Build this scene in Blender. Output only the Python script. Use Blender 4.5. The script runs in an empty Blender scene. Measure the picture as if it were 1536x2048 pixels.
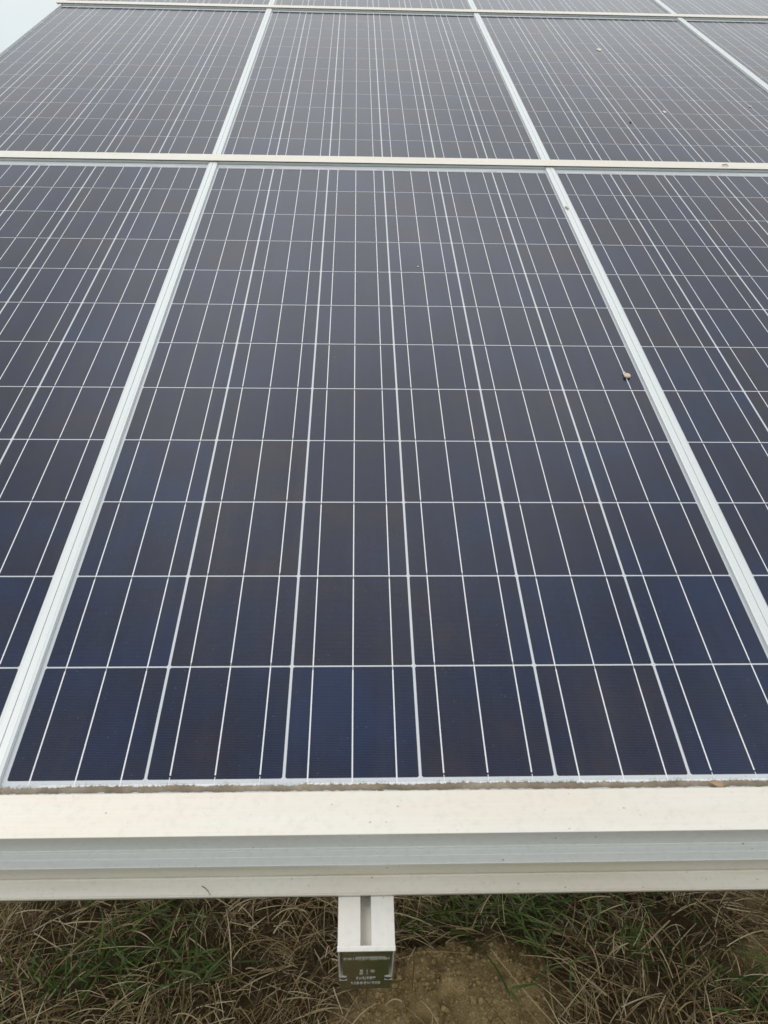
import bpy, bmesh, math, random
import numpy as np
from mathutils import Vector, Matrix

R = math.radians
scene = bpy.context.scene
COL = scene.collection

# ------------------------------------------------------------------ camera
TILT = R(25)                     # slope of the array
H0 = 0.85                        # height of the cell plane at its lower edge
cam_d = bpy.data.cameras.new("camera")
cam = bpy.data.objects.new("camera", cam_d)
COL.objects.link(cam)
scene.camera = cam
right = Vector((0.99944080, -0.03135210, 0.01162458))
down = Vector((0.00131647, -0.31048401, -0.95057769))
fwd = Vector((0.03341186, 0.95006143, -0.31026911))
cm = Matrix(((right.x, -down.x, -fwd.x, 0.403984),
             (right.y, -down.y, -fwd.y, -0.788095),
             (right.z, -down.z, -fwd.z, 1.434410),
             (0, 0, 0, 1)))
cam.matrix_world = cm
cam_d.sensor_fit = 'VERTICAL'
cam_d.sensor_height = 36.0
cam_d.sensor_width = 27.0
cam_d.lens = 1596.5 / 2048 * 36.0
cam_d.clip_start = 0.02
cam_d.clip_end = 2000
cam_d.dof.use_dof = True
cam_d.dof.focus_distance = 1.55
cam_d.dof.aperture_fstop = 12.5

# ------------------------------------------------------------------ sky, sun, exposure
SUN_EL, SUN_ROT = R(64), R(235)          # rotation clockwise from +Y: behind the camera, to the left
world = bpy.data.worlds.new("World")
scene.world = world
world.use_nodes = True
wn = world.node_tree
wn.nodes.clear()
w_out = wn.nodes.new('ShaderNodeOutputWorld')
w_bg = wn.nodes.new('ShaderNodeBackground')
w_bg.inputs['Strength'].default_value = 0.1
w_sky = wn.nodes.new('ShaderNodeTexSky')
w_sky.sky_type = 'NISHITA'
w_sky.sun_disc = False
w_sky.sun_elevation = SUN_EL
w_sky.sun_rotation = SUN_ROT
w_sky.dust_density = 3.0
w_tc = wn.nodes.new('ShaderNodeTexCoord')
w_sep = wn.nodes.new('ShaderNodeSeparateXYZ')
wn.links.new(w_tc.outputs['Generated'], w_sep.inputs[0])
# overcast cloud layer: brighter to the zenith, softly mottled
w_grad = wn.nodes.new('ShaderNodeValToRGB')
els = w_grad.color_ramp.elements
els[0].position = 0.0
els[0].color = (0.64, 0.70, 0.71, 1)
els[1].position = 1.0
els[1].color = (0.64, 0.65, 0.66, 1)
e = els.new(0.16); e.color = (0.70, 0.775, 0.785, 1)
e = els.new(0.30); e.color = (0.88, 0.92, 0.925, 1)
e = els.new(0.52); e.color = (1.06, 1.09, 1.09, 1)
e = els.new(0.61); e.color = (0.98, 1.0, 1.0, 1)
e = els.new(0.70); e.color = (0.81, 0.83, 0.84, 1)
e = els.new(0.85); e.color = (0.84, 0.85, 0.86, 1)
wn.links.new(w_sep.outputs['Z'], w_grad.inputs[0])
w_noi = wn.nodes.new('ShaderNodeTexNoise')
w_noi.inputs['Scale'].default_value = 2.2
w_noi.inputs['Detail'].default_value = 4
w_map = wn.nodes.new('ShaderNodeMapping')
w_map.inputs['Scale'].default_value = (1, 1, 2.0)
wn.links.new(w_tc.outputs['Generated'], w_map.inputs[0])
wn.links.new(w_map.outputs[0], w_noi.inputs['Vector'])
w_mr = wn.nodes.new('ShaderNodeMapRange')
w_mr.inputs['From Min'].default_value = 0.3
w_mr.inputs['From Max'].default_value = 0.7
w_mr.inputs['To Min'].default_value = 9.3
w_mr.inputs['To Max'].default_value = 11.3
wn.links.new(w_noi.outputs['Fac'], w_mr.inputs['Value'])
w_vm = wn.nodes.new('ShaderNodeVectorMath')
w_vm.operation = 'SCALE'
wn.links.new(w_grad.outputs['Color'], w_vm.inputs[0])
wn.links.new(w_mr.outputs['Result'], w_vm.inputs['Scale'])
w_mix = wn.nodes.new('ShaderNodeMix')
w_mix.data_type = 'RGBA'
w_mix.inputs['Factor'].default_value = 0.93
wn.links.new(w_sky.outputs[0], w_mix.inputs[6])
# thinner, brighter cloud high in front of the array
w_dot = wn.nodes.new('ShaderNodeVectorMath')
w_dot.operation = 'DOT_PRODUCT'
w_dot.inputs[1].default_value = (0.0, math.cos(R(62)), math.sin(R(62)))
wn.links.new(w_tc.outputs['Generated'], w_dot.inputs[0])
w_gl = wn.nodes.new('ShaderNodeMapRange')
w_gl.interpolation_type = 'SMOOTHSTEP'
w_gl.inputs['From Min'].default_value = math.cos(R(25))
w_gl.inputs['From Max'].default_value = math.cos(R(4))
w_gl.inputs['To Min'].default_value = 1.0
w_gl.inputs['To Max'].default_value = 1.75
wn.links.new(w_dot.outputs['Value'], w_gl.inputs['Value'])
w_vm2 = wn.nodes.new('ShaderNodeVectorMath')
w_vm2.operation = 'SCALE'
wn.links.new(w_vm.outputs[0], w_vm2.inputs[0])
wn.links.new(w_gl.outputs['Result'], w_vm2.inputs['Scale'])
wn.links.new(w_vm2.outputs[0], w_mix.inputs[7])
wn.links.new(w_mix.outputs[2], w_bg.inputs['Color'])
wn.links.new(w_bg.outputs[0], w_out.inputs['Surface'])

sun_d = bpy.data.lights.new("sun", 'SUN')
sun_d.energy = 0.55
sun_d.angle = R(20)
sun_d.color = (1.0, 0.95, 0.87)
sun = bpy.data.objects.new("sun", sun_d)
COL.objects.link(sun)
sv = Vector((math.sin(SUN_ROT) * math.cos(SUN_EL), math.cos(SUN_ROT) * math.cos(SUN_EL), math.sin(SUN_EL)))
sun.rotation_mode = 'QUATERNION'
sun.rotation_quaternion = sv.to_track_quat('Z', 'Y')
sun.location = (0, -4, 12)

scene.view_settings.view_transform = 'Standard'
scene.view_settings.look = 'None'
scene.view_settings.exposure = 0.0
scene.view_settings.gamma = 1.0

# ------------------------------------------------------------------ helpers
SLOPE = Matrix.Translation((0, 0, H0)) @ Matrix.Rotation(TILT, 4, 'X')   # (u, v, n) of the array -> world


def link(o, parent=None):
    COL.objects.link(o)
    if parent is not None:
        o.parent = parent
    return o


def tag(o, label, cat, group=None, kind=None):
    o['label'] = label
    o['category'] = cat
    if group:
        o['group'] = group
    if kind:
        o['kind'] = kind
    return o


def empty(name, u, v, n):
    o = bpy.data.objects.new(name, None)
    o.empty_display_size = 0.05
    o.matrix_world = SLOPE @ Matrix.Translation((u, v, n))
    return link(o)


def mesh_obj(name, verts, faces, mats, parent=None, mi=None, bevel=0, smooth=False):
    me = bpy.data.meshes.new(name)
    me.from_pydata([tuple(v) for v in verts], [], faces)
    for m in (mats if isinstance(mats, (list, tuple)) else [mats]):
        me.materials.append(m)
    if mi is not None:
        me.polygons.foreach_set('material_index', mi)
    bm = bmesh.new()
    bm.from_mesh(me)
    if bevel or not smooth:
        bmesh.ops.recalc_face_normals(bm, faces=bm.faces)
    bm.to_mesh(me)
    bm.free()
    if smooth:
        me.polygons.foreach_set('use_smooth', [True] * len(me.polygons))
    me.update()
    o = bpy.data.objects.new(name, me)
    if bevel:
        b = o.modifiers.new('bevel', 'BEVEL')
        b.width = bevel
        b.segments = 2
        b.limit_method = 'ANGLE'
        b.angle_limit = R(40)
    return link(o, parent)


class Geo:
    def __init__(self):
        self.v, self.f, self.m = [], [], []

    def add(self, vs, fs, m=0):
        b = len(self.v)
        self.v += vs
        self.f += [tuple(i + b for i in f) for f in fs]
        self.m += [m] * len(fs)

    def box(self, a, c, m=0):
        (x0, y0, z0), (x1, y1, z1) = a, c
        self.add([(x0, y0, z0), (x1, y0, z0), (x1, y1, z0), (x0, y1, z0),
                  (x0, y0, z1), (x1, y0, z1), (x1, y1, z1), (x0, y1, z1)],
                 [(0, 3, 2, 1), (4, 5, 6, 7), (0, 1, 5, 4), (1, 2, 6, 5), (2, 3, 7, 6), (3, 0, 4, 7)], m)

    def prism(self, poly, a, b, axis, m=0):
        """closed outline swept from a to b along axis ('u': poly is (v,n); 'v': poly is (u,n))"""
        n = len(poly)
        if axis == 'u':
            vs = [(a, p, q) for p, q in poly] + [(b, p, q) for p, q in poly]
        elif axis == 'v':
            vs = [(p, a, q) for p, q in poly] + [(p, b, q) for p, q in poly]
        else:
            vs = [(p, q, a) for p, q in poly] + [(p, q, b) for p, q in poly]
        fs = [tuple(range(n)), tuple(range(2 * n - 1, n - 1, -1))]
        fs += [(i, i + n, (i + 1) % n + n, (i + 1) % n) for i in range(n)]
        self.add(vs, fs, m)

    def quad(self, x0, y0, x1, y1, z, m=0):
        self.add([(x0, y0, z), (x1, y0, z), (x1, y1, z), (x0, y1, z)], [(0, 1, 2, 3)], m)

    def build(self, name, mats, parent=None, bevel=0):
        return mesh_obj(name, self.v, self.f, mats, parent, self.m, bevel)


# ------------------------------------------------------------------ materials
def mat(name):
    m = bpy.data.materials.new(name)
    m.use_nodes = True
    nt = m.node_tree
    b = nt.nodes['Principled BSDF']
    return m, nt, b


def N(nt, typ, **kw):
    n = nt.nodes.new(typ)
    for k, v in kw.items():
        if k in ('operation', 'data_type', 'blend_type', 'noise_dimensions', 'feature', 'distance', 'clamp'):
            setattr(n, k, v)
        else:
            n.inputs[k.replace('_', ' ')].default_value = v
    return n


def ramp(nt, fac, stops):
    r = nt.nodes.new('ShaderNodeValToRGB')
    el = r.color_ramp.elements
    el[0].position, el[0].color = stops[0][0], (*stops[0][1], 1)
    el[1].position, el[1].color = stops[-1][0], (*stops[-1][1], 1)
    for p, c in stops[1:-1]:
        e = el.new(p)
        e.color = (*c, 1)
    nt.links.new(fac, r.inputs[0])
    return r.outputs[0]


def mixc(nt, fac, a, b, mode='MIX'):
    m = nt.nodes.new('ShaderNodeMix')
    m.data_type = 'RGBA'
    m.blend_type = mode
    for sock, val in ((m.inputs[0], fac), (m.inputs[6], a), (m.inputs[7], b)):
        if hasattr(val, 'is_linked'):
            nt.links.new(val, sock)
        elif isinstance(val, (int, float)):
            sock.default_value = val
        else:
            sock.default_value = (*val, 1)
    return m.outputs[2]


def math_n(nt, op, a, b=None, c=None, clamp=False):
    m = nt.nodes.new('ShaderNodeMath')
    m.operation = op
    m.use_clamp = clamp
    for i, v in enumerate((a, b, c)):
        if v is None:
            continue
        if hasattr(v, 'is_linked'):
            nt.links.new(v, m.inputs[i])
        else:
            m.inputs[i].default_value = v
    return m.outputs[0]


def objcoord(nt, scale=(1, 1, 1), rot=(0, 0, 0)):
    t = nt.nodes.new('ShaderNodeTexCoord')
    mp = nt.nodes.new('ShaderNodeMapping')
    mp.inputs['Scale'].default_value = scale
    mp.inputs['Rotation'].default_value = rot
    nt.links.new(t.outputs['Object'], mp.inputs[0])
    return mp.outputs[0]


def noise(nt, vec, scale, detail=3, rough=0.5):
    n = N(nt, 'ShaderNodeTexNoise', Scale=scale, Detail=detail, Roughness=rough)
    nt.links.new(vec, n.inputs['Vector'])
    return n.outputs['Fac']


def spots(nt, vec, scale, size, keep):
    """small round spots: voronoi cells, only a share `keep` of them carries a spot"""
    v = N(nt, 'ShaderNodeTexVoronoi', Scale=scale)
    nt.links.new(vec, v.inputs['Vector'])
    s = nt.nodes.new('ShaderNodeSeparateColor')
    nt.links.new(v.outputs['Color'], s.inputs[0])
    radius = math_n(nt, 'MULTIPLY', s.outputs[1], size)
    inside = math_n(nt, 'LESS_THAN', v.outputs['Distance'], radius)
    return math_n(nt, 'MULTIPLY', inside, math_n(nt, 'LESS_THAN', s.outputs[0], keep))


def aluminium(name, base, stain, metallic=0.55, rough=0.42, along='x', speck=0.5, stain_amt=0.5, dirt=(0.25, 0.22, 0.17), mottle=0.12):
    m, nt, b = mat(name)
    sc = (0.25, 3, 3) if along == 'x' else (3, 0.25, 3)
    vec = objcoord(nt, sc)
    iso = objcoord(nt)
    c = mixc(nt, math_n(nt, 'MULTIPLY', ramp(nt, noise(nt, vec, 9, 5, 0.6), [(0.35, (0, 0, 0)), (0.7, (1, 1, 1))]), stain_amt),
             base, stain)
    st = objcoord(nt, (1.5, 160, 160) if along == 'x' else (160, 1.5, 160))
    c = mixc(nt, math_n(nt, 'MULTIPLY', noise(nt, st, 3, 3), 0.20), c, (0.50, 0.50, 0.49))
    mott = noise(nt, iso, 120, 4, 0.65)
    c = mixc(nt, math_n(nt, 'MULTIPLY', ramp(nt, mott, [(0.5, (0, 0, 0)), (0.75, (1, 1, 1))]), mottle), c, dirt)
    sp = spots(nt, iso, 150, 0.24, 0.16)
    sp2 = spots(nt, objcoord(nt, (1, 1.3, 1), (0, 0, 0.6)), 80, 0.13, 0.22)
    c = mixc(nt, math_n(nt, 'MULTIPLY', sp, 0.32 * speck), c, dirt)
    c = mixc(nt, math_n(nt, 'MULTIPLY', sp2, 0.8 * speck), c, tuple(x * 0.5 for x in dirt))
    nt.links.new(c, b.inputs['Base Color'])
    b.inputs['Metallic'].default_value = metallic
    r = math_n(nt, 'MULTIPLY_ADD', noise(nt, vec, 30, 3), 0.16, rough - 0.08)
    nt.links.new(r, b.inputs['Roughness'])
    bp = N(nt, 'ShaderNodeBump', Strength=0.08, Distance=0.001)
    nt.links.new(noise(nt, st, 8, 2), bp.inputs['Height'])
    nt.links.new(bp.outputs[0], b.inputs['Normal'])
    return m


M_RAIL = aluminium('weathered_cream_aluminium', (0.90, 0.88, 0.80), (0.87, 0.77, 0.65), 0.2, 0.48, 'x', 0.5, 0.7)
M_RAILLOW = aluminium('dull_aluminium', (0.86, 0.83, 0.745), (0.70, 0.62, 0.48), 0.15, 0.5, 'x', 0.6, 0.8)
M_RAILWEB = aluminium('bare_aluminium', (0.90, 0.905, 0.885), (0.80, 0.82, 0.79), 0.12, 0.38, 'x', 0.7, 0.6)
M_FRAME = aluminium('white_anodised_frame', (0.82, 0.86, 0.86), (0.79, 0.82, 0.82), 0.4, 0.4, 'y', 0.1, 0.25, mottle=0.05)
M_BEAM = aluminium('bright_mill_aluminium', (0.90, 0.89, 0.85), (0.88, 0.82, 0.73), 0.3, 0.36, 'y', 0.8, 0.7)

PU, PV = 0.1594, 0.15935         # cell pitch across and up the slope


def glassy(b, rough=0.09, ior=1.50):
    b.inputs['Roughness'].default_value = 0.6
    b.inputs['Specular IOR Level'].default_value = 0.0
    b.inputs['Coat Weight'].default_value = 1.0
    b.inputs['Coat Roughness'].default_value = rough
    b.inputs['Coat IOR'].default_value = ior


def cell_material():
    m, nt, b = mat('polycrystalline_silicon')
    tc = nt.nodes.new('ShaderNodeTexCoord')
    sp = nt.nodes.new('ShaderNodeSeparateXYZ')
    nt.links.new(tc.outputs['Object'], sp.inputs[0])
    oi = nt.nodes.new('ShaderNodeObjectInfo')
    fx = math_n(nt, 'FLOOR', math_n(nt, 'DIVIDE', sp.outputs[0], PU))
    fy = math_n(nt, 'FLOOR', math_n(nt, 'DIVIDE', sp.outputs[1], PV))
    cb = nt.nodes.new('ShaderNodeCombineXYZ')
    nt.links.new(fx, cb.inputs[0])
    nt.links.new(fy, cb.inputs[1])
    nt.links.new(math_n(nt, 'MULTIPLY', oi.outputs['Random'], 37.0), cb.inputs[2])
    wnz = nt.nodes.new('ShaderNodeTexWhiteNoise')
    nt.links.new(cb.outputs[0], wnz.inputs['Vector'])
    # soft clouding inside every cell, different from cell to cell
    va = nt.nodes.new('ShaderNodeVectorMath')
    va.operation = 'MULTIPLY_ADD'
    nt.links.new(wnz.outputs['Color'], va.inputs[0])
    va.inputs[1].default_value = (5, 5, 5)
    nt.links.new(tc.outputs['Object'], va.inputs[2])
    cloud = noise(nt, va.outputs[0], 9, 3, 0.5)
    t = math_n(nt, 'ADD', math_n(nt, 'MULTIPLY', wnz.outputs['Value'], 0.55),
               math_n(nt, 'MULTIPLY_ADD', cloud, 1.7, -0.68))
    c = ramp(nt, t, [(0.0, (0.0015, 0.012, 0.050)), (0.35, (0.0022, 0.0072, 0.029)),
                     (0.62, (0.0050, 0.0070, 0.021)), (1.0, (0.019, 0.0125, 0.0125))])
    # crystal grain
    vr = N(nt, 'ShaderNodeTexVoronoi', Scale=120)
    nt.links.new(va.outputs[0], vr.inputs['Vector'])
    sc = nt.nodes.new('ShaderNodeSeparateColor')
    nt.links.new(vr.outputs['Color'], sc.inputs[0])
    c = mixc(nt, math_n(nt, 'MULTIPLY', sc.outputs[0], 0.22), c, (0.012, 0.020, 0.055))
    # silver fingers, 2 mm apart
    ph = math_n(nt, 'FRACT', math_n(nt, 'DIVIDE', sp.outputs[1], 0.00215))
    line = math_n(nt, 'LESS_THAN', ph, 0.16)
    c = mixc(nt, math_n(nt, 'MULTIPLY', line, 0.24), c, (0.14, 0.19, 0.36))
    # dust: fine grains and a few larger dried drops
    dust = spots(nt, tc.outputs['Object'], 260, 0.20, 0.10)
    c = mixc(nt, math_n(nt, 'MULTIPLY', dust, 0.16), c, (0.5, 0.5, 0.5))
    drop = spots(nt, tc.outputs['Object'], 14, 0.07, 0.22)
    c = mixc(nt, math_n(nt, 'MULTIPLY', math_n(nt, 'MULTIPLY', drop, noise(nt, tc.outputs['Object'], 420, 3)), 0.10), c, (0.5, 0.52, 0.55))
    # thin dust film with run marks down the slope
    run = noise(nt, objcoord(nt, (26, 1.6, 1)), 1.0, 4, 0.6)
    patch = noise(nt, tc.outputs['Object'], 2.2, 4, 0.6)
    fl = ramp(nt, math_n(nt, 'MULTIPLY', run, patch), [(0.20, (0, 0, 0)), (0.42, (1, 1, 1))])
    c = mixc(nt, math_n(nt, 'MULTIPLY', fl, 0.022), c, (0.52, 0.47, 0.40))
    nt.links.new(c, b.inputs['Base Color'])
    glassy(b)
    film = noise(nt, tc.outputs['Object'], 6, 5, 0.6)
    nt.links.new(math_n(nt, 'MULTIPLY_ADD', film, 0.12, 0.05), b.inputs['Coat Roughness'])
    return m


M_CELL = cell_material()


def simple_glassy(name, base, var=0.1):
    m, nt, b = mat(name)
    v = objcoord(nt)
    c = mixc(nt, math_n(nt, 'MULTIPLY', noise(nt, v, 30, 4), var), base, tuple(x * 0.55 for x in base))
    nt.links.new(c, b.inputs['Base Color'])
    glassy(b)
    return m


M_BACK = simple_glassy('white_backsheet', (0.66, 0.69, 0.72), 0.2)
M_BUS = simple_glassy('tinned_ribbon', (0.86, 0.87, 0.89), 0.05)
M_EDGE = simple_glassy('glass_edge', (0.25, 0.30, 0.28), 0.1)


def earth(name, dark, mid, light, bump=1.0, field=False):
    m, nt, b = mat(name)
    v = objcoord(nt)
    f = math_n(nt, 'MULTIPLY_ADD', noise(nt, v, 38, 8, 0.68), 0.65, math_n(nt, 'MULTIPLY', noise(nt, v, 5, 3), 0.35))
    c = ramp(nt, f, [(0.34, dark), (0.50, mid), (0.66, light)])
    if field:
        at = nt.nodes.new('ShaderNodeAttribute')     # shade below the matted grass put into the soil colour, bare loam elsewhere
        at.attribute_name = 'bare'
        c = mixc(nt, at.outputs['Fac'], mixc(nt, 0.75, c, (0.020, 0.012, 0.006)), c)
    if field:                                     # away from the array the meadow covers the soil
        t = nt.nodes.new('ShaderNodeTexCoord')
        vl = N(nt, 'ShaderNodeVectorMath', operation='LENGTH')
        nt.links.new(t.outputs['Object'], vl.inputs[0])
        far = math_n(nt, 'MULTIPLY_ADD', vl.outputs['Value'], 0.6, -0.85, True)
        g = ramp(nt, noise(nt, v, 1.6, 8, 0.65), [(0.3, (0.035, 0.055, 0.014)), (0.5, (0.075, 0.095, 0.028)), (0.7, (0.19, 0.155, 0.075))])
        c = mixc(nt, far, c, g)
    nt.links.new(c, b.inputs['Base Color'])
    b.inputs['Roughness'].default_value = 0.95
    b.inputs['Specular IOR Level'].default_value = 0.15
    bp = N(nt, 'ShaderNodeBump', Strength=0.9 * bump, Distance=0.012)
    h = math_n(nt, 'MULTIPLY_ADD', noise(nt, v, 260, 4, 0.7), 0.35, noise(nt, v, 70, 6, 0.65))
    nt.links.new(h, bp.inputs['Height'])
    nt.links.new(bp.outputs[0], b.inputs['Normal'])
    return m


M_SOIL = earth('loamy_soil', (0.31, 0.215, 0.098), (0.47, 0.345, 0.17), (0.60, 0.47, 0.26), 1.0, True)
M_CRUMB = earth('soil_crumb', (0.31, 0.22, 0.10), (0.47, 0.35, 0.175), (0.62, 0.48, 0.27), 0.4)
M_SILT = earth('dried_silt', (0.17, 0.14, 0.10), (0.27, 0.225, 0.165), (0.40, 0.35, 0.28), 0.3)


def blades(name, stops, rough=0.6, trans=0.15):
    m, nt, b = mat(name)
    g = nt.nodes.new('ShaderNodeNewGeometry')
    c = ramp(nt, g.outputs['Random Per Island'], stops)
    v = objcoord(nt)
    c = mixc(nt, math_n(nt, 'MULTIPLY', noise(nt, v, 60, 3), 0.5), c, tuple(x * 0.35 for x in stops[0][1]))
    nt.links.new(c, b.inputs['Base Color'])
    b.inputs['Roughness'].default_value = rough
    b.inputs['Specular IOR Level'].default_value = 0.3
    return m


M_STRAW = blades('dry_straw', [(0.0, (0.075, 0.046, 0.020)), (0.32, (0.26, 0.172, 0.076)), (0.7, (0.62, 0.46, 0.235)), (1.0, (0.92, 0.78, 0.52))])
M_GRASS = blades('green_grass', [(0.0, (0.05, 0.095, 0.016)), (0.5, (0.10, 0.17, 0.027)), (1.0, (0.24, 0.30, 0.07))], 0.45)


def plain(name, base, rough=0.7, metallic=0.0, nscale=90, var=0.5):
    m, nt, b = mat(name)
    v = objcoord(nt)
    c = mixc(nt, math_n(nt, 'MULTIPLY', noise(nt, v, nscale, 4, 0.6), var), base, tuple(x * 0.4 for x in base))
    nt.links.new(c, b.inputs['Base Color'])
    b.inputs['Roughness'].default_value = rough
    b.inputs['Metallic'].default_value = metallic
    return m


M_LEAF = plain('dry_leaf', (0.55, 0.40, 0.27), 0.75, 0, 200, 0.6)
M_SHELL = plain('pale_shell', (0.80, 0.66, 0.50), 0.5, 0, 300, 0.3)
M_LIME = plain('chalky_dropping', (0.78, 0.78, 0.74), 0.85, 0, 300, 0.3)
M_TWIG = plain('dark_twig', (0.16, 0.11, 0.07), 0.85, 0, 200, 0.5)
M_MOSS = plain('moss', (0.15, 0.16, 0.03), 0.95, 0, 400, 0.6)
M_UNDER = plain('dark_underside', (0.11, 0.098, 0.065), 0.8, 0, 120, 0.5)
M_LETTER = plain('bright_embossed_metal', (0.56, 0.57, 0.50), 0.5, 0.3, 500, 0.25)


def cap_material():
    m, nt, b = mat('polished_steel_plate')
    v = objcoord(nt, (90, 90, 6))
    c = mixc(nt, math_n(nt, 'MULTIPLY', noise(nt, v, 1.2, 4, 0.6), 0.5), (0.58, 0.56, 0.54), (0.37, 0.355, 0.34))
    nt.links.new(c, b.inputs['Base Color'])
    b.inputs['Metallic'].default_value = 1.0
    nt.links.new(math_n(nt, 'MULTIPLY_ADD', noise(nt, v, 2, 3), 0.14, 0.10), b.inputs['Roughness'])
    return m


M_CAP = cap_material()
M_BOLT = plain('galvanised_steel', (0.50, 0.51, 0.51), 0.5, 0.7, 40, 0.4)

# ------------------------------------------------------------------ ground
rng = np.random.default_rng(11)
_tab = rng.random((256, 256))


def vnoise(x, y):
    xi, yi = np.floor(x).astype(int), np.floor(y).astype(int)
    fx, fy = x - xi, y - yi
    fx, fy = fx * fx * (3 - 2 * fx), fy * fy * (3 - 2 * fy)
    a, b = _tab[xi % 256, yi % 256], _tab[(xi + 1) % 256, yi % 256]
    c, d = _tab[xi % 256, (yi + 1) % 256], _tab[(xi + 1) % 256, (yi + 1) % 256]
    return (a * (1 - fx) + b * fx) * (1 - fy) + (c * (1 - fx) + d * fx) * fy


def fbm(x, y, s, o=4):
    t, a, n = 0, 0.5, 0
    for k in range(o):
        t = t + a * vnoise(x * s + 17 * k + 90, y * s + 31 * k + 90)
        n += a
        a *= 0.5
        s *= 2.03
    return t / n


def blob(x, y, cx, cy, rx, ry, ang=0.0):
    c, s = math.cos(ang), math.sin(ang)
    dx, dy = x - cx, y - cy
    return np.exp(-(((dx * c + dy * s) / rx) ** 2 + ((-dx * s + dy * c) / ry) ** 2))


def bare(x, y):
    """0..1, how bare the soil is"""
    wob = (fbm(x, y, 12, 4) - 0.5) * 1.1
    d = (blob(x, y, 0.63, 0.40, 0.19, 0.145, -0.15) * 1.75 + blob(x, y, 0.44, 0.36, 0.11, 0.075) * 1.2
         + blob(x, y, 1.26, 0.50, 0.10, 0.065, 0.6) * 1.1 + blob(x, y, 1.33, 0.69, 0.12, 0.07) * 1.0
         + blob(x, y, 0.55, 0.67, 0.07, 0.03) * 0.55 + blob(x, y, -0.45, 0.68, 0.08, 0.05) * 0.6
         + blob(x, y, 0.92, -0.2, 0.35, 0.2) + blob(x, y, -0.3, -0.35, 0.3, 0.2))
    return np.clip((d + wob - 0.35) * 2.0, 0, 1)


def height(x, y):
    near = np.exp(-((x - 0.5) ** 2 + (y - 0.4) ** 2) / 9.0)
    h = 0.055 * np.exp(-(((x - 0.61) / 0.17) ** 2 + ((y - 0.42) / 0.14) ** 2) ** 1.3) + 0.02 * blob(x, y, 0.545, 0.50, 0.05, 0.05)
    h = h + 0.030 * (fbm(x, y, 26, 4) - 0.5) * np.clip(blob(x, y, 0.63, 0.42, 0.2, 0.16) * 2, 0, 1)
    h = h + 0.03 * blob(x, y, 1.30, 0.47, 0.14, 0.12)
    h = h + near * (0.05 * (fbm(x, y, 4, 3) - 0.5) + 0.03 * (fbm(x, y, 14, 4) - 0.5) + 0.012 * (fbm(x, y, 60, 3) - 0.5))
    return h + (1 - near) * 0.25 * (fbm(x, y, 0.12, 3) - 0.5)


t = np.linspace(-1, 1, 361)
ax = 1.1 * t * 0.95 + np.sign(t) * 500 * np.clip(np.abs(t) - 0.72, 0, 1) ** 3 / 0.28 ** 3
gx, gy = np.meshgrid(ax + 0.5, ax + 0.4, indexing='ij')
gz = height(gx, gy)
n = len(t)
gv = np.stack([gx.ravel(), gy.ravel(), gz.ravel()], 1)
ii, jj = np.meshgrid(np.arange(n - 1), np.arange(n - 1), indexing='ij')
q = (ii * n + jj).ravel()
gf = np.stack([q, q + n, q + n + 1, q + 1], 1)


def np_mesh(name, V, F, m, smooth=True):
    me = bpy.data.meshes.new(name)
    me.from_pydata(V.tolist(), [], F.tolist())
    me.materials.append(m)
    if smooth:
        me.polygons.foreach_set('use_smooth', [True] * len(me.polygons))
    me.update()
    return link(bpy.data.objects.new(name, me))


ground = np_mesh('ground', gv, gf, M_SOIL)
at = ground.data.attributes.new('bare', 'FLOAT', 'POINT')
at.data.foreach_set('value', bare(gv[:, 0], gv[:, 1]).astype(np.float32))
ground['kind'] = 'structure'
ground['label'] = 'brown loamy soil of the meadow under the solar array'


def strands(name, P, head, L, W, lift, arch, curl, m, segs=6, taper=1.0, droop=None):
    """ribbons: start P (n,2), heading, length, width, height above soil, arch height, sideways curl"""
    k = len(P)
    s = np.linspace(0, 1, segs + 1)[None, :]
    ang = head[:, None] + curl[:, None] * (s - 0.3)
    dx = np.cos(ang) * (L[:, None] / segs)
    dy = np.sin(ang) * (L[:, None] / segs)
    X = P[:, 0:1] + np.cumsum(dx, 1) - dx[:, :1]
    Y = P[:, 1:2] + np.cumsum(dy, 1) - dy[:, :1]
    ha, hb = height(X[:, 0], Y[:, 0])[:, None], height(X[:, -1], Y[:, -1])[:, None]
    Z = ha + (hb - ha) * s + lift[:, None] + arch[:, None] * (4 * s * (1 - s) if droop is None else s * (1 - droop[:, None] * s))
    wdt = W[:, None] * 0.5 * (1 - taper * np.clip((s - 0.35) / 0.65, 0, 1) ** 1.5) + 0.0002
    tw = rng.uniform(-1.0, 1.0, k)[:, None] + rng.uniform(-1.2, 1.2, k)[:, None] * s
    nx, ny = -np.sin(ang) * np.cos(tw), np.cos(ang) * np.cos(tw)
    nz = np.sin(tw)
    A = np.stack([X - nx * wdt, Y - ny * wdt, Z - nz * wdt], -1)
    B = np.stack([X + nx * wdt, Y + ny * wdt, Z + nz * wdt], -1)
    V = np.stack([A, B], 2).reshape(-1, 3)
    base = (np.arange(k) * 2 * (segs + 1))[:, None] + 2 * np.arange(segs)[None, :]
    b = base.ravel()
    F = np.stack([b, b + 1, b + 3, b + 2], 1)
    return np_mesh(name, V, F, m)


def scatter(n, dens, x0=-1.0, x1=2.0, y0=-0.5, y1=1.3):
    P = np.stack([rng.uniform(x0, x1, n), rng.uniform(y0, y1, n)], 1)
    return P[rng.random(n) < dens(P[:, 0], P[:, 1])]


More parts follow.
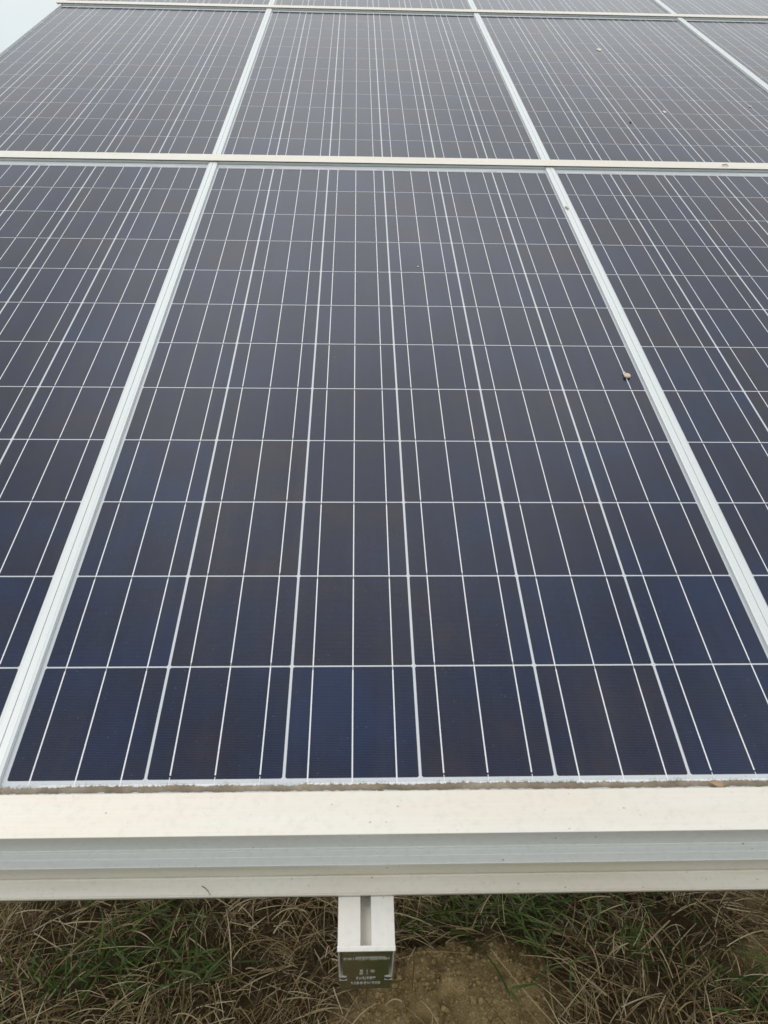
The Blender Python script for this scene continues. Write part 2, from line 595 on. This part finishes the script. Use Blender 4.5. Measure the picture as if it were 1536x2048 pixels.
def green_d(x, y):
    d = (blob(x, y, -0.10, 0.50, 0.10, 0.10) + blob(x, y, 0.0, 0.62, 0.07, 0.07) * 0.9 + blob(x, y, 0.06, 0.50, 0.09, 0.05) * 0.7
         + blob(x, y, 0.80, 0.60, 0.15, 0.08) * 1.3 + blob(x, y, 0.76, 0.46, 0.07, 0.08) * 0.9 + blob(x, y, 0.62, 0.68, 0.06, 0.05) * 0.8
         + blob(x, y, 1.20, 0.40, 0.06, 0.06) * 1.2 + blob(x, y, 1.10, 0.60, 0.10, 0.04) * 0.7 + blob(x, y, -0.30, 0.45, 0.12, 0.05) * 0.6
         + blob(x, y, 0.52, 0.60, 0.06, 0.03) * 0.5 + blob(x, y, 0.99, 0.50, 0.06, 0.02, -0.6) * 0.6)
    out = np.clip((np.abs(y - 0.55) - 0.3) * 4, 0, 1) * (fbm(x, y, 5, 3) > 0.5) * 0.6
    return np.clip(d + out, 0, 1)


# dead grass: tufts with a shared lie, plus loose stalks
tuft = scatter(6450, lambda x, y: np.clip(1 - bare(x, y) * 1.1, 0, 1) * np.clip(1 - 0.7 * green_d(x, y), 0, 1), -1.9, 2.6)
lie = 0.9 + 3.2 * (fbm(tuft[:, 0], tuft[:, 1], 2.2, 2) - 0.5) * 2 + rng.normal(0, 0.7, len(tuft))
cnt = rng.integers(4, 15, len(tuft))
P = np.repeat(tuft, cnt, 0) + rng.normal(0, 0.018, (cnt.sum(), 2))
hd = np.repeat(lie, cnt) + rng.normal(0, 0.65, cnt.sum())
k = len(P)
o = strands('dry_grass', P, hd, rng.uniform(0.03, 0.125, k), rng.uniform(0.0009, 0.0024, k), rng.uniform(0.0, 0.06, k),
            rng.gamma(1.2, 0.005, k), rng.normal(0, 0.2, k), M_STRAW, 5, 0.6)
tag(o, 'matted dry straw-coloured grass under the panels', 'dry grass', kind='stuff')
loose = scatter(9000, lambda x, y: 0.9 - 0.84 * bare(x, y))
k = len(loose)
o = strands('dead_stalks', loose, rng.uniform(0, 6.28, k), rng.uniform(0.02, 0.10, k), rng.uniform(0.0010, 0.0024, k),
            rng.uniform(0.004, 0.05, k), rng.gamma(1.2, 0.005, k), rng.normal(0, 0.3, k), M_STRAW, 5, 0.4)
tag(o, 'loose dead grass stalks lying on the soil', 'dead stalks', kind='stuff')
# long pale stalks on top
lg = scatter(330, lambda x, y: 0.9 - 0.75 * bare(x, y))
k = len(lg)
o = strands('pale_stalks', lg, rng.uniform(0, 6.28, k), rng.uniform(0.10, 0.22, k), rng.uniform(0.0018, 0.0032, k),
            rng.uniform(0.035, 0.065, k), rng.gamma(1.5, 0.008, k), rng.normal(0, 0.3, k), M_STRAW, 7, 0.4)
tag(o, 'long pale dead stalks lying across the grass', 'dead stalks', kind='stuff')
# living grass in clumps
cl = scatter(6800, lambda x, y: green_d(x, y) * 0.9 * (1 - 0.85 * bare(x, y)))
cnt = rng.integers(3, 8, len(cl))
P = np.repeat(cl, cnt, 0) + rng.normal(0, 0.006, (cnt.sum(), 2))
k = len(P)
L = rng.uniform(0.03, 0.10, k)
o = strands('green_grass', P, rng.uniform(0, 6.28, k), L, rng.uniform(0.0024, 0.0048, k), rng.uniform(0.01, 0.055, k),
            L * rng.uniform(0.25, 1.0, k), rng.normal(0, 0.4, k), M_GRASS, 6, 1.0, rng.uniform(0.2, 0.85, k))
tag(o, 'short green grass clumps growing among the dead grass', 'grass', kind='stuff')
# crumbs of soil on the bare patches
cr = scatter(70000, lambda x, y: bare(x, y) ** 1.5 * 0.9, -0.6, 1.6, 0.2, 0.8)
k = len(cr)
bmi = bmesh.new()
bmesh.ops.create_icosphere(bmi, subdivisions=1, radius=1.0)
ico_v = np.array([tuple(v.co) for v in bmi.verts])
ico_f = np.array([[v.index for v in f.verts] for f in bmi.faces])
bmi.free()
sz = np.minimum(rng.gamma(1.3, 0.0010, k) + 0.0004, 0.0065)
nv_ = len(ico_v)
V = ico_v[None] * rng.uniform(0.65, 1.25, (k, nv_, 1)) * sz[:, None, None] * rng.uniform(0.75, 1.25, (k, 1, 3))
V += np.stack([cr[:, 0], cr[:, 1], height(cr[:, 0], cr[:, 1]) + sz * 0.25], 1)[:, None, :]
F = (ico_f[None] + nv_ * np.arange(k)[:, None, None]).reshape(-1, 3)
o = np_mesh('soil_crumbs', V.reshape(-1, 3), F, M_CRUMB, False)
tag(o, 'small crumbs of dry brown soil on the bare mound', 'soil crumbs', kind='stuff')

# ------------------------------------------------------------------ solar panels
WU, WV = 0.9878, 2.0128          # panel pitch across the row and from row to row
FL, FR = -0.0165, -0.0165 + WU - 0.0007
VB, VT = -0.044, 1.9545
FH = 0.0075                      # frame height above the glass


def panel_frame_side(left):
    a, s = (FL, 1) if left else (FR, -1)
    poly = [(a, FH - 0.0004), (a + s * 0.0004, FH), (a + s * 0.0085, FH), (a + s * 0.0092, FH - 0.0006), (a + s * 0.0122, FH - 0.0012),
            (a + s * 0.0126, 0.0008), (a + s * 0.0022, 0.0008), (a + s * 0.0022, -0.030), (a + s * 0.016, -0.030),
            (a + s * 0.016, -0.033), (a, -0.033)]
    g = Geo()
    g.prism(poly, VB, VT, 'v')
    return g


def make_panel(u, v):
    root = empty('solar_panel', u, v, 0)
    g = Geo()                                    # laminate body
    u0, u1, v0, v1 = FL + 0.003, FR - 0.003, VB + 0.003, VT - 0.003
    g.box((u0, v0, -0.0060), (u1, v1, -0.0001))
    g.build('backsheet', [M_BACK], root)
    g = Geo()                                    # 72 cells as one surface
    cw, ch, cc = 0.1560, 0.1571, 0.0018
    for i in range(6):
        for j in range(12):
            x0 = i * PU + (PU - cw) / 2
            y0 = j * PV + (PV - ch) / 2
            x1, y1 = x0 + cw, y0 + ch
            g.add([(x0 + cc, y0, 0), (x1 - cc, y0, 0), (x1, y0 + cc, 0), (x1, y1 - cc, 0),
                   (x1 - cc, y1, 0), (x0 + cc, y1, 0), (x0, y1 - cc, 0), (x0, y0 + cc, 0)], [tuple(range(8))])
    g.build('solar_cells', [M_CELL], root)
    g = Geo()                                    # three ribbons down every string of cells
    bw = 0.0016
    for i in range(6):
        for b in (-0.052, 0, 0.052):
            x = (i + 0.5) * PU + b
            for j in range(12):
                if i % 2 == 0:
                    y0, y1 = j * PV - 0.0012, (j + 1) * PV - 0.0062
                    if j == 0:
                        y0 = -0.0048
                    if j == 11:
                        y1 = 12 * PV + 0.006
                else:
                    y0, y1 = j * PV + 0.0062, (j + 1) * PV + 0.0012
                    if j == 11:
                        y1 = 12 * PV + 0.006
                    if j == 0:
                        g.quad(x - bw / 4, -0.0048, x + bw / 4, 0.004, 0.0001)
                g.quad(x - bw / 2, y0, x + bw / 2, y1, 0.0001)
                # narrow crimped stretch where the ribbon dives to the next cell
                if i % 2 == 0 and j < 11:
                    g.quad(x - bw / 5, y1, x + bw / 5, y1 + 0.0045, 0.00008)
                elif i % 2 == 1 and j > 0:
                    g.quad(x - bw / 5, y0 - 0.0045, x + bw / 5, y0, 0.00008)
    g.build('busbars', [M_BUS], root)
    for a, b, y0, y1 in ((0.25, 1.85, -0.0072, -0.0045), (2.13, 3.87, -0.0072, -0.0045), (4.15, 5.8, -0.0072, -0.0045),
                         (0.15, 0.86, 1.9177, 1.9227), (1.1, 2.9, 1.9177, 1.9227), (3.1, 4.9, 1.9177, 1.9227), (5.1, 5.85, 1.9177, 1.9227),
                         (0.6, 1.7, 1.9252, 1.9292), (3.45, 4.05, 1.9252, 1.9292), (4.5, 5.4, 1.9252, 1.9292)):
        g = Geo()                                # cross ribbons that join the strings at both ends
        g.quad(a * PU, y0, b * PU, y1, 0.00005)
        g.build('string_ribbon', [M_BUS], root)
    for left in (True, False):
        panel_frame_side(left).build('side_frame', [M_FRAME], root)
    for bot in (True, False):
        a, s = (VB, 1) if bot else (VT, -1)
        poly = [(a, FH - 0.0006), (a + s * 0.010, FH - 0.0006), (a + s * 0.0108, 0.0009), (a + s * 0.0022, 0.0009),
                (a + s * 0.0022, -0.032), (a, -0.032)]
        g = Geo()
        g.prism(poly, FL + 0.0128, FR - 0.0128, 'u')
        g.build('end_frame', [M_FRAME], root)
    return root


def dup(root, u, v):
    r = root.copy()
    COL.objects.link(r)
    r.matrix_world = SLOPE @ Matrix.Translation((u, v, 0))
    for ch in list(root.children):
        c = ch.copy()
        COL.objects.link(c)
        c.parent = r
    return r


spots_uv = [
    (0, 0, 'dark blue central solar panel of the front row, above the protruding support beam end'),
    (-1, 0, 'front row solar panel left of the central one, cut by the left picture edge'),
    (1, 0, 'front row solar panel right of the central one, beside the seam with the small twig'),
    (-1, 1, 'middle row solar panel at the left end, its outer edge against the sky'),
    (0, 1, 'middle row solar panel straight behind the central front panel, between two white seams'),
    (1, 1, 'middle row grey solar panel marked with a white bird dropping near its top'),
    (2, 1, 'middle row solar panel at the far right, only its left part in the picture'),
    (-1, 2, 'back row solar panel at the left end above the cream rail corner'),
    (0, 2, 'back row solar panel at the top centre, second from the left end'),
    (1, 2, 'back row solar panel at the top, third from the left end'),
    (2, 2, 'back row solar panel in the top right corner of the picture'),
    (2, 0, 'front row solar panel just outside the right picture edge'),
]
first = None
for c, r, lab in spots_uv:
    if first is None:
        first = make_panel(c * WU, r * WV)
        o = first
    else:
        o = dup(first, c * WU, r * WV)
    tag(o, lab, 'solar panel', 'solar panels of the array')

# ------------------------------------------------------------------ cross rails that hold the panels
U0, U1 = -1.018, 2.952


def make_rail(v):
    root = empty('mounting_rail', 0, v, 0)
    g = Geo()                                    # upper I-profile whose wide top flange laps over the panel edges
    g.prism([(-0.0715, 0.0120), (-0.0220, 0.0120), (-0.0214, 0.0114), (-0.0214, 0.0092), (-0.0525, 0.0092), (-0.0525, -0.0600),
             (-0.0220, -0.0600), (-0.0220, -0.0630), (-0.0740, -0.0630), (-0.0746, -0.0624), (-0.0746, -0.0592), (-0.0738, -0.0588),
             (-0.0648, -0.0590), (-0.0644, -0.0586), (-0.0578, -0.0586), (-0.0570, -0.0576), (-0.0568, -0.0556), (-0.0556, -0.0550),
             (-0.0556, 0.0080), (-0.0690, 0.0080), (-0.0720, 0.0110), (-0.0720, 0.0116)], U0, U1, 'u')
    tp = g.build('top_profile', [M_RAIL, M_RAILWEB, M_UNDER], root, 0.0003)
    for p in tp.data.polygons:                   # only the weathered upper flange has gone cream
        if max(tp.data.vertices[i].co.z for i in p.vertices) < 0.0089 and p.normal.x ** 2 < 0.5:
            p.material_index = 1
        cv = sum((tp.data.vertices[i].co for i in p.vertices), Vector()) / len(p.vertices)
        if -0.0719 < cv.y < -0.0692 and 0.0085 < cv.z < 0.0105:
            p.material_index = 2  # undercut nose coloured dark to deepen the shade line under the flange
    g = Geo()                                    # lower boxed purlin with a projecting foot
    g.prism([(-0.0695, -0.0662), (-0.0222, -0.0662), (-0.0222, -0.1030), (-0.0885, -0.1066), (-0.0916, -0.1060), (-0.0924, -0.1018), (-0.0924, -0.0986),
             (-0.0917, -0.0979), (-0.0906, -0.0981), (-0.0902, -0.0990), (-0.0728, -0.0990), (-0.0724, -0.0979), (-0.0712, -0.0973),
             (-0.0700, -0.0976), (-0.0695, -0.0985)], U0, U1, 'u')
    bp_ = g.build('bottom_profile', [M_RAILLOW, M_UNDER], root, 0.0003)
    for p in bp_.data.polygons:                  # dark underside of the foot
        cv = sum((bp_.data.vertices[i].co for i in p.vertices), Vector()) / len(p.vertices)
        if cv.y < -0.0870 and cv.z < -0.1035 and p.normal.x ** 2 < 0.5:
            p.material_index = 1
    g = Geo()                                    # seat plate between the two over the support beam
    g.box((0.3826, -0.0722, -0.0661), (0.4469, -0.0300, -0.06305))
    g.build('spacer_plate', [M_RAILLOW], root)
    return root


rail_labels = ['broad cream aluminium mounting rail along the front edge of the array, above the grass',
               'cream aluminium rail between the front and middle panel rows',
               'cream aluminium rail between the middle and back panel rows, near the top']
rail0 = None
for k, lab in enumerate(rail_labels):
    if rail0 is None:
        rail0 = make_rail(0)
        o = rail0
    else:
        o = rail0.copy()
        COL.objects.link(o)
        o.matrix_world = SLOPE @ Matrix.Translation((0, k * WV, 0))
        for ch in list(rail0.children):
            c = ch.copy()
            COL.objects.link(c)
            c.parent = o
    tag(o, lab, 'mounting rail', 'mounting rails across the array')

# ------------------------------------------------------------------ support beam with its stamped end plate
beam = empty('support_beam', 0.4148, -0.1465, -0.1036)
tag(beam, 'silver aluminium support beam with a slotted top and stamped end plate sticking out below the front rail', 'support beam')
hw, s0, s1, B = 0.0322, -0.0066, 0.0056, -0.1040
poly = [(-hw, 0), (s0, 0), (s0, -0.024), (s1, -0.024), (s1, 0), (hw, 0), (hw, B), (hw - 0.0095, B), (hw - 0.0095, B + 0.013),
        (hw - 0.0078, B + 0.013), (hw - 0.0078, B + 0.002), (hw - 0.002, B + 0.002), (hw - 0.002, -0.0055), (s1 + 0.002, -0.0055),
        (s1 + 0.002, -0.026), (s0 - 0.002, -0.026), (s0 - 0.002, -0.0055), (-hw + 0.002, -0.0055), (-hw + 0.002, B + 0.002),
        (-hw + 0.0078, B + 0.002), (-hw + 0.0078, B + 0.013), (-hw + 0.0095, B + 0.013), (-hw + 0.0095, B), (-hw, B)]
g = Geo()
g.prism(poly, 0.0, 5.9, 'v')
g.build('beam_body', [M_BEAM], beam, 0.0003)
g = Geo()                                        # folded lip over the end of the beam
g.prism([(0.0006, 0.0008), (-0.0012, 0.0006), (-0.0046, -0.0012), (-0.0048, -0.0022), (-0.0030, -0.0034), (-0.0008, -0.0034), (-0.0004, -0.0004)], -hw - 0.0004, hw + 0.0004, 'u')
g.build('end_lip', [M_BEAM], beam, 0.0002)
plate = Geo()
px = [(-hw + 0.0048, -0.0062), (hw - 0.0048, -0.0062), (hw - 0.0048, B + 0.017), (hw - 0.0098, B + 0.0145), (hw - 0.0098, B - 0.001),
      (hw - 0.0004, B - 0.001), (hw - 0.0012, B - 0.033), (-hw + 0.0012, B - 0.033), (-hw + 0.0004, B - 0.001), (-hw + 0.0098, B - 0.001),
      (-hw + 0.0098, B + 0.0145), (-hw + 0.0048, B + 0.017)]
plate.prism(px, -0.0028, -0.0006, 'v')
pl = plate.build('end_plate', [M_CAP], beam, 0.0004)


def lettering(txt, size, x, z, parent, stretch=1.0):
    cu = bpy.data.curves.new('lettering', 'FONT')
    cu.body = txt
    cu.size = size
    cu.align_x = 'CENTER'
    cu.extrude = 0.0004
    cu.space_character = 1.12
    tmp = bpy.data.objects.new('lettering', cu)
    COL.objects.link(tmp)
    bpy.context.view_layer.update()
    me = bpy.data.meshes.new_from_object(tmp.evaluated_get(bpy.context.evaluated_depsgraph_get()))
    bpy.data.objects.remove(tmp)
    for v in me.vertices:                        # lay the text on the plate's front (faces -v)
        a, b, c = v.co
        v.co = (x + a * stretch, -0.0031 - c, z + b)
    me.materials.clear()
    me.materials.append(M_LETTER)
    o = bpy.data.objects.new('lettering', me)
    return link(o, parent)


lettering('RECOGNIZED', 0.0085, 0.0, B - 0.014, pl, 0.62)
lettering('SUBJECT', 0.0085, 0.0, B + 0.004, pl, 0.66)
lettering('51*', 0.019, 0.001, B + 0.0215, pl, 0.64)
g = Geo()                                        # worn embossed strip across the plate
random.seed(5)
x = -0.026
while x < 0.027:
    w = random.uniform(0.0012, 0.005)
    g.box((x, -0.0034, -0.0345 + random.uniform(0, .002)), (min(x + w, 0.027), -0.0029, -0.0290))
    x += w + random.uniform(0.0003, 0.0014)
g.box((-0.012, -0.0034, -0.0268), (0.022, -0.0029, -0.0256))
g.build('embossed_strip', [M_LETTER], pl)
g = Geo()                                        # post that carries the beam, far back under the panels
g.box((-0.03, -0.05, -1.80), (0.03, 0.05, 0.0))
post = g.build('post', [M_BOLT], beam)
post.location = (0, 2.36, -0.104)
post.rotation_euler = (-TILT, 0, 0)

# ------------------------------------------------------------------ small things lying on the array
def on_slope(name, V, F, m, u, v, n, rot=0.0, smooth=True):
    o = mesh_obj(name, V, F, m, None, None, 0, smooth)
    o.matrix_world = SLOPE @ Matrix.Translation((u, v, n)) @ Matrix.Rotation(rot, 4, 'Z')
    return o


def lump(rx, ry, rz, seed, nu=14, nv=8, rough=0.25):
    r_ = np.random.default_rng(seed)
    V, F = [], []
    ks = r_.uniform(0, 6.28, 6)
    for j in range(nv + 1):
        th = math.pi * j / nv
        for i in range(nu):
            a = 2 * math.pi * i / nu
            w = 1 + rough * (math.sin(2 * a + ks[0]) * 0.5 + math.sin(3 * a + 2 * th + ks[1]) * 0.4 + math.sin(5 * a - 3 * th + ks[2]) * 0.25)
            V.append((rx * w * math.sin(th) * math.cos(a), ry * w * math.sin(th) * math.sin(a), rz * (1 + math.cos(th)) * (1 if th < 1.7 else 1)))
    for j in range(nv):
        for i in range(nu):
            F.append((j * nu + i, j * nu + (i + 1) % nu, (j + 1) * nu + (i + 1) % nu, (j + 1) * nu + i))
    return V, F


def leaf(length, width, seed, curl=0.5, nu=10, nv=4):
    """curled dry leaf with thickness"""
    V, F = [], []
    for side in (0, 1):
        for i in range(nu + 1):
            s = i / nu
            w = width * 0.5 * math.sin(math.pi * min(1, s * 0.93 + 0.05)) ** 0.7
            for j in range(nv + 1):
                tt = j / nv * 2 - 1
                z = curl * width * tt * tt * 0.8 + 0.10 * length * math.sin(math.pi * s) + 0.0006 * side + 0.0008 * math.sin(9 * s + seed)
                V.append(((s - 0.5) * length, tt * w + 0.12 * width * math.sin(4 * s + seed), z))
    st = nv + 1
    off = (nu + 1) * st
    for i in range(nu):
        for j in range(nv):
            a = i * st + j
            F.append((a, a + st, a + st + 1, a + 1))
            F.append((off + a, off + a + 1, off + a + st + 1, off + a + st))
    return V, F


V, F = leaf(0.0185, 0.008, 1.0, 0.45)
tag(on_slope('dry_leaf', V, F, M_LEAF, 0.8235, -0.0150, 0.0035, -0.15), 'curled tan dry leaf lying in the dirt on the lower edge of the front panels', 'leaf')
V, F = leaf(0.019, 0.006, 2.0, 0.35)
tag(on_slope('dry_leaf', V, F, M_LEAF, 1.503, 1.962, 0.0125, -0.1), 'tiny brown leaf scrap lying on top of the rail behind the front row', 'leaf')
# little snail: shell and foot
sn = empty('snail', 0.930, 0.842, 0.0005)
tag(sn, 'small tan snail stuck to the front panel glass near the right hand white seam', 'snail')
V, F = [], []
for k in range(40):                              # spiral shell
    a = k / 39 * 4.6 * math.pi
    rr = 0.0062 * (k / 39) ** 0.9 + 0.0006
    cx, cy, cz = rr * 0.62 * math.cos(a), rr * 0.62 * math.sin(a), 0.0062 - 0.004 * (k / 39)
    rad = rr * 0.62 + 0.0003
    for i in range(8):
        t_ = 2 * math.pi * i / 8
        V.append((cx + rad * math.cos(t_) * math.cos(a), cy + rad * math.cos(t_) * math.sin(a), cz + 0.85 * rad * math.sin(t_)))
for k in range(39):
    for i in range(8):
        F.append((k * 8 + i, k * 8 + (i + 1) % 8, k * 8 + 8 + (i + 1) % 8, k * 8 + 8 + i))
mesh_obj('shell', V, F, M_SHELL, sn, None, 0, True)
V, F = lump(0.0030, 0.0090, 0.0016, 3, 12, 6, 0.1)
V = [(a - 0.002, b + 0.009, c) for a, b, c in V]
mesh_obj('foot', V, F, M_SHELL, sn, None, 0, True)

for nm, u, v, n_, rx, ry, rz, sd, lab, cat, m in [
    ('bird_dropping', 1.432, 3.341, 0.0004, 0.011, 0.020, 0.0010, 4, 'round white bird dropping on the middle row panel at the right', 'bird dropping', M_LIME),
    ('bird_dropping', 1.477, 2.505, 0.0004, 0.007, 0.011, 0.0012, 5, 'small grey-white speck of dropping lower right of the round white one', 'bird dropping', M_LIME),
    ('bird_dropping', 1.812, 2.587, 0.0004, 0.004, 0.008, 0.0010, 6, 'tiny white dropping near the right hand seam of the middle row', 'bird dropping', M_LIME),
    ('bird_dropping', 0.5465, 1.303, 0.0004, 0.0020, 0.0026, 0.0006, 7, 'tiny white dot of dropping in the upper middle of the central front panel', 'bird dropping', M_LIME),
    ('insect', 1.327, 2.389, 0.0004, 0.0026, 0.007, 0.0016, 8, 'tiny black insect sitting on the middle row panel left of the grey speck', 'insect', M_TWIG),
    ('moss_tuft', 0.4304, -0.0185, 0.0006, 0.0050, 0.0026, 0.0022, 9, 'tiny yellow-green moss tuft in the dirt line over the support beam', 'moss', M_MOSS),
]:
    V, F = lump(rx, ry, rz, sd)
    tag(on_slope(nm, V, F, m, u, v, n_), lab, cat, 'bird droppings on the glass' if nm == 'bird_dropping' else None)


def twig(name, pts, r0, m, u, v, n, rot, lab, cat):
    V, F = [], []
    K = 6
    for k, (x, y, z) in enumerate(pts):
        r = r0 * (1 - 0.5 * k / len(pts))
        for i in range(K):
            a = 2 * math.pi * i / K
            V.append((x + 0.3 * r * math.sin(k * 2), y + r * math.cos(a), z + r + r * math.sin(a)))
    for k in range(len(pts) - 1):
        for i in range(K):
            F.append((k * K + i, k * K + (i + 1) % K, k * K + K + (i + 1) % K, k * K + K + i))
    F.append(tuple(range(K)))
    F.append(tuple(range(len(V) - 1, len(V) - 1 - K, -1)))
    return tag(on_slope(name, V, F, m, u, v, n, rot), lab, cat)


twig('twig', [(0, 0, 0), (0.005, 0.001, 0), (0.010, 0.0005, 0.001), (0.016, -0.001, 0.002)], 0.00045, M_TWIG, 0.2230, -0.0800, -0.0988, -0.7,
     'short dark twig caught on the lower ledge of the front rail', 'twig')
V, F = lump(0.0036, 0.0085, 0.0022, 21, 14, 8, 0.4)
tag(on_slope('bud_scale', V, F, M_LEAF, 0.9640, 1.640, 0.0069, 0.3), 'tiny brown bud scrap lying on the white seam right of the central panel', 'bud scrap')

oct_v = np.array([(1, 0, 0), (-1, 0, 0), (0, 1, 0), (0, -1, 0), (0, 0, 1), (0, 0, -1)], float)
oct_f = np.array([(0, 2, 4), (2, 1, 4), (1, 3, 4), (3, 0, 4), (2, 0, 5), (1, 2, 5), (3, 1, 5), (0, 3, 5)])
# silt washed down against the rail on every front panel
for c, lab in ((-1, 'brown silt line along the bottom of the left front panel'),
               (0, 'brown silt line along the bottom of the central front panel'),
               (1, 'brown silt line along the bottom of the right front panel')):
    nu, nv = 1400, 12
    us = np.linspace(FL + 0.013, FR - 0.013, nu) + c * WU
    f = fbm(us * 1.0, us * 0 + 3.7, 40, 5)
    f2 = fbm(us * 1.0, us * 0 + 9.1, 7, 2)
    lo = -0.0143 + (fbm(us, us * 0 + 5.5, 160, 4) - 0.5) * 0.0035
    hi = -0.0064 + (f - 0.5) * 0.0045 + (f2 - 0.5) * 0.004 + (fbm(us, us * 0 + 2.2, 420, 2) - 0.5) * 0.0036
    s = np.linspace(0, 1, nv)
    Vv = lo[:, None] + (hi - lo)[:, None] * s[None, :]
    Uu = np.repeat(us[:, None], nv, 1)
    th_ = 0.0016 * np.sin(np.pi * np.clip(s, 0, 1))[None, :] ** 0.6 * (0.55 + 0.9 * fbm(Uu, Vv, 180, 3))
    Z = -0.0004 + 0.6 * th_ + 0.0002
    W_ = np.stack([Uu.ravel(), Vv.ravel(), Z.ravel()], 1)
    a, b = np.meshgrid(np.arange(nu - 1), np.arange(nv - 1), indexing='ij')
    q = (a * nv + b).ravel()
    F = np.stack([q, q + nv, q + nv + 1, q + 1], 1)
    kg = 5200                                    # loose grains that soften the upper and lower edge
    gi = rng.integers(0, nu, kg)
    up = rng.random(kg) < 0.7
    gv_ = np.where(up, hi[gi] + rng.exponential(0.0011, kg) - 0.0004, lo[gi] - rng.exponential(0.0008, kg) + 0.0003)
    gs = rng.uniform(0.00016, 0.00042, kg)
    base = np.stack([us[gi] + rng.normal(0, 0.0005, kg), gv_, gs * 0.4], 1)
    GV = oct_v[None] * rng.uniform(0.6, 1.3, (kg, 6, 1)) * gs[:, None, None] + base[:, None, :]
    GF = (oct_f[None] + 6 * np.arange(kg)[:, None, None]).reshape(-1, 3) + len(W_)
    W_ = np.concatenate([W_, GV.reshape(-1, 3)])
    me = bpy.data.meshes.new('silt')
    me.from_pydata(W_.tolist(), [], F.tolist() + GF.tolist())
    me.materials.append(M_SILT)
    o = link(bpy.data.objects.new('silt', me))
    o.matrix_world = SLOPE
    tag(o, lab, 'silt', kind='stuff')
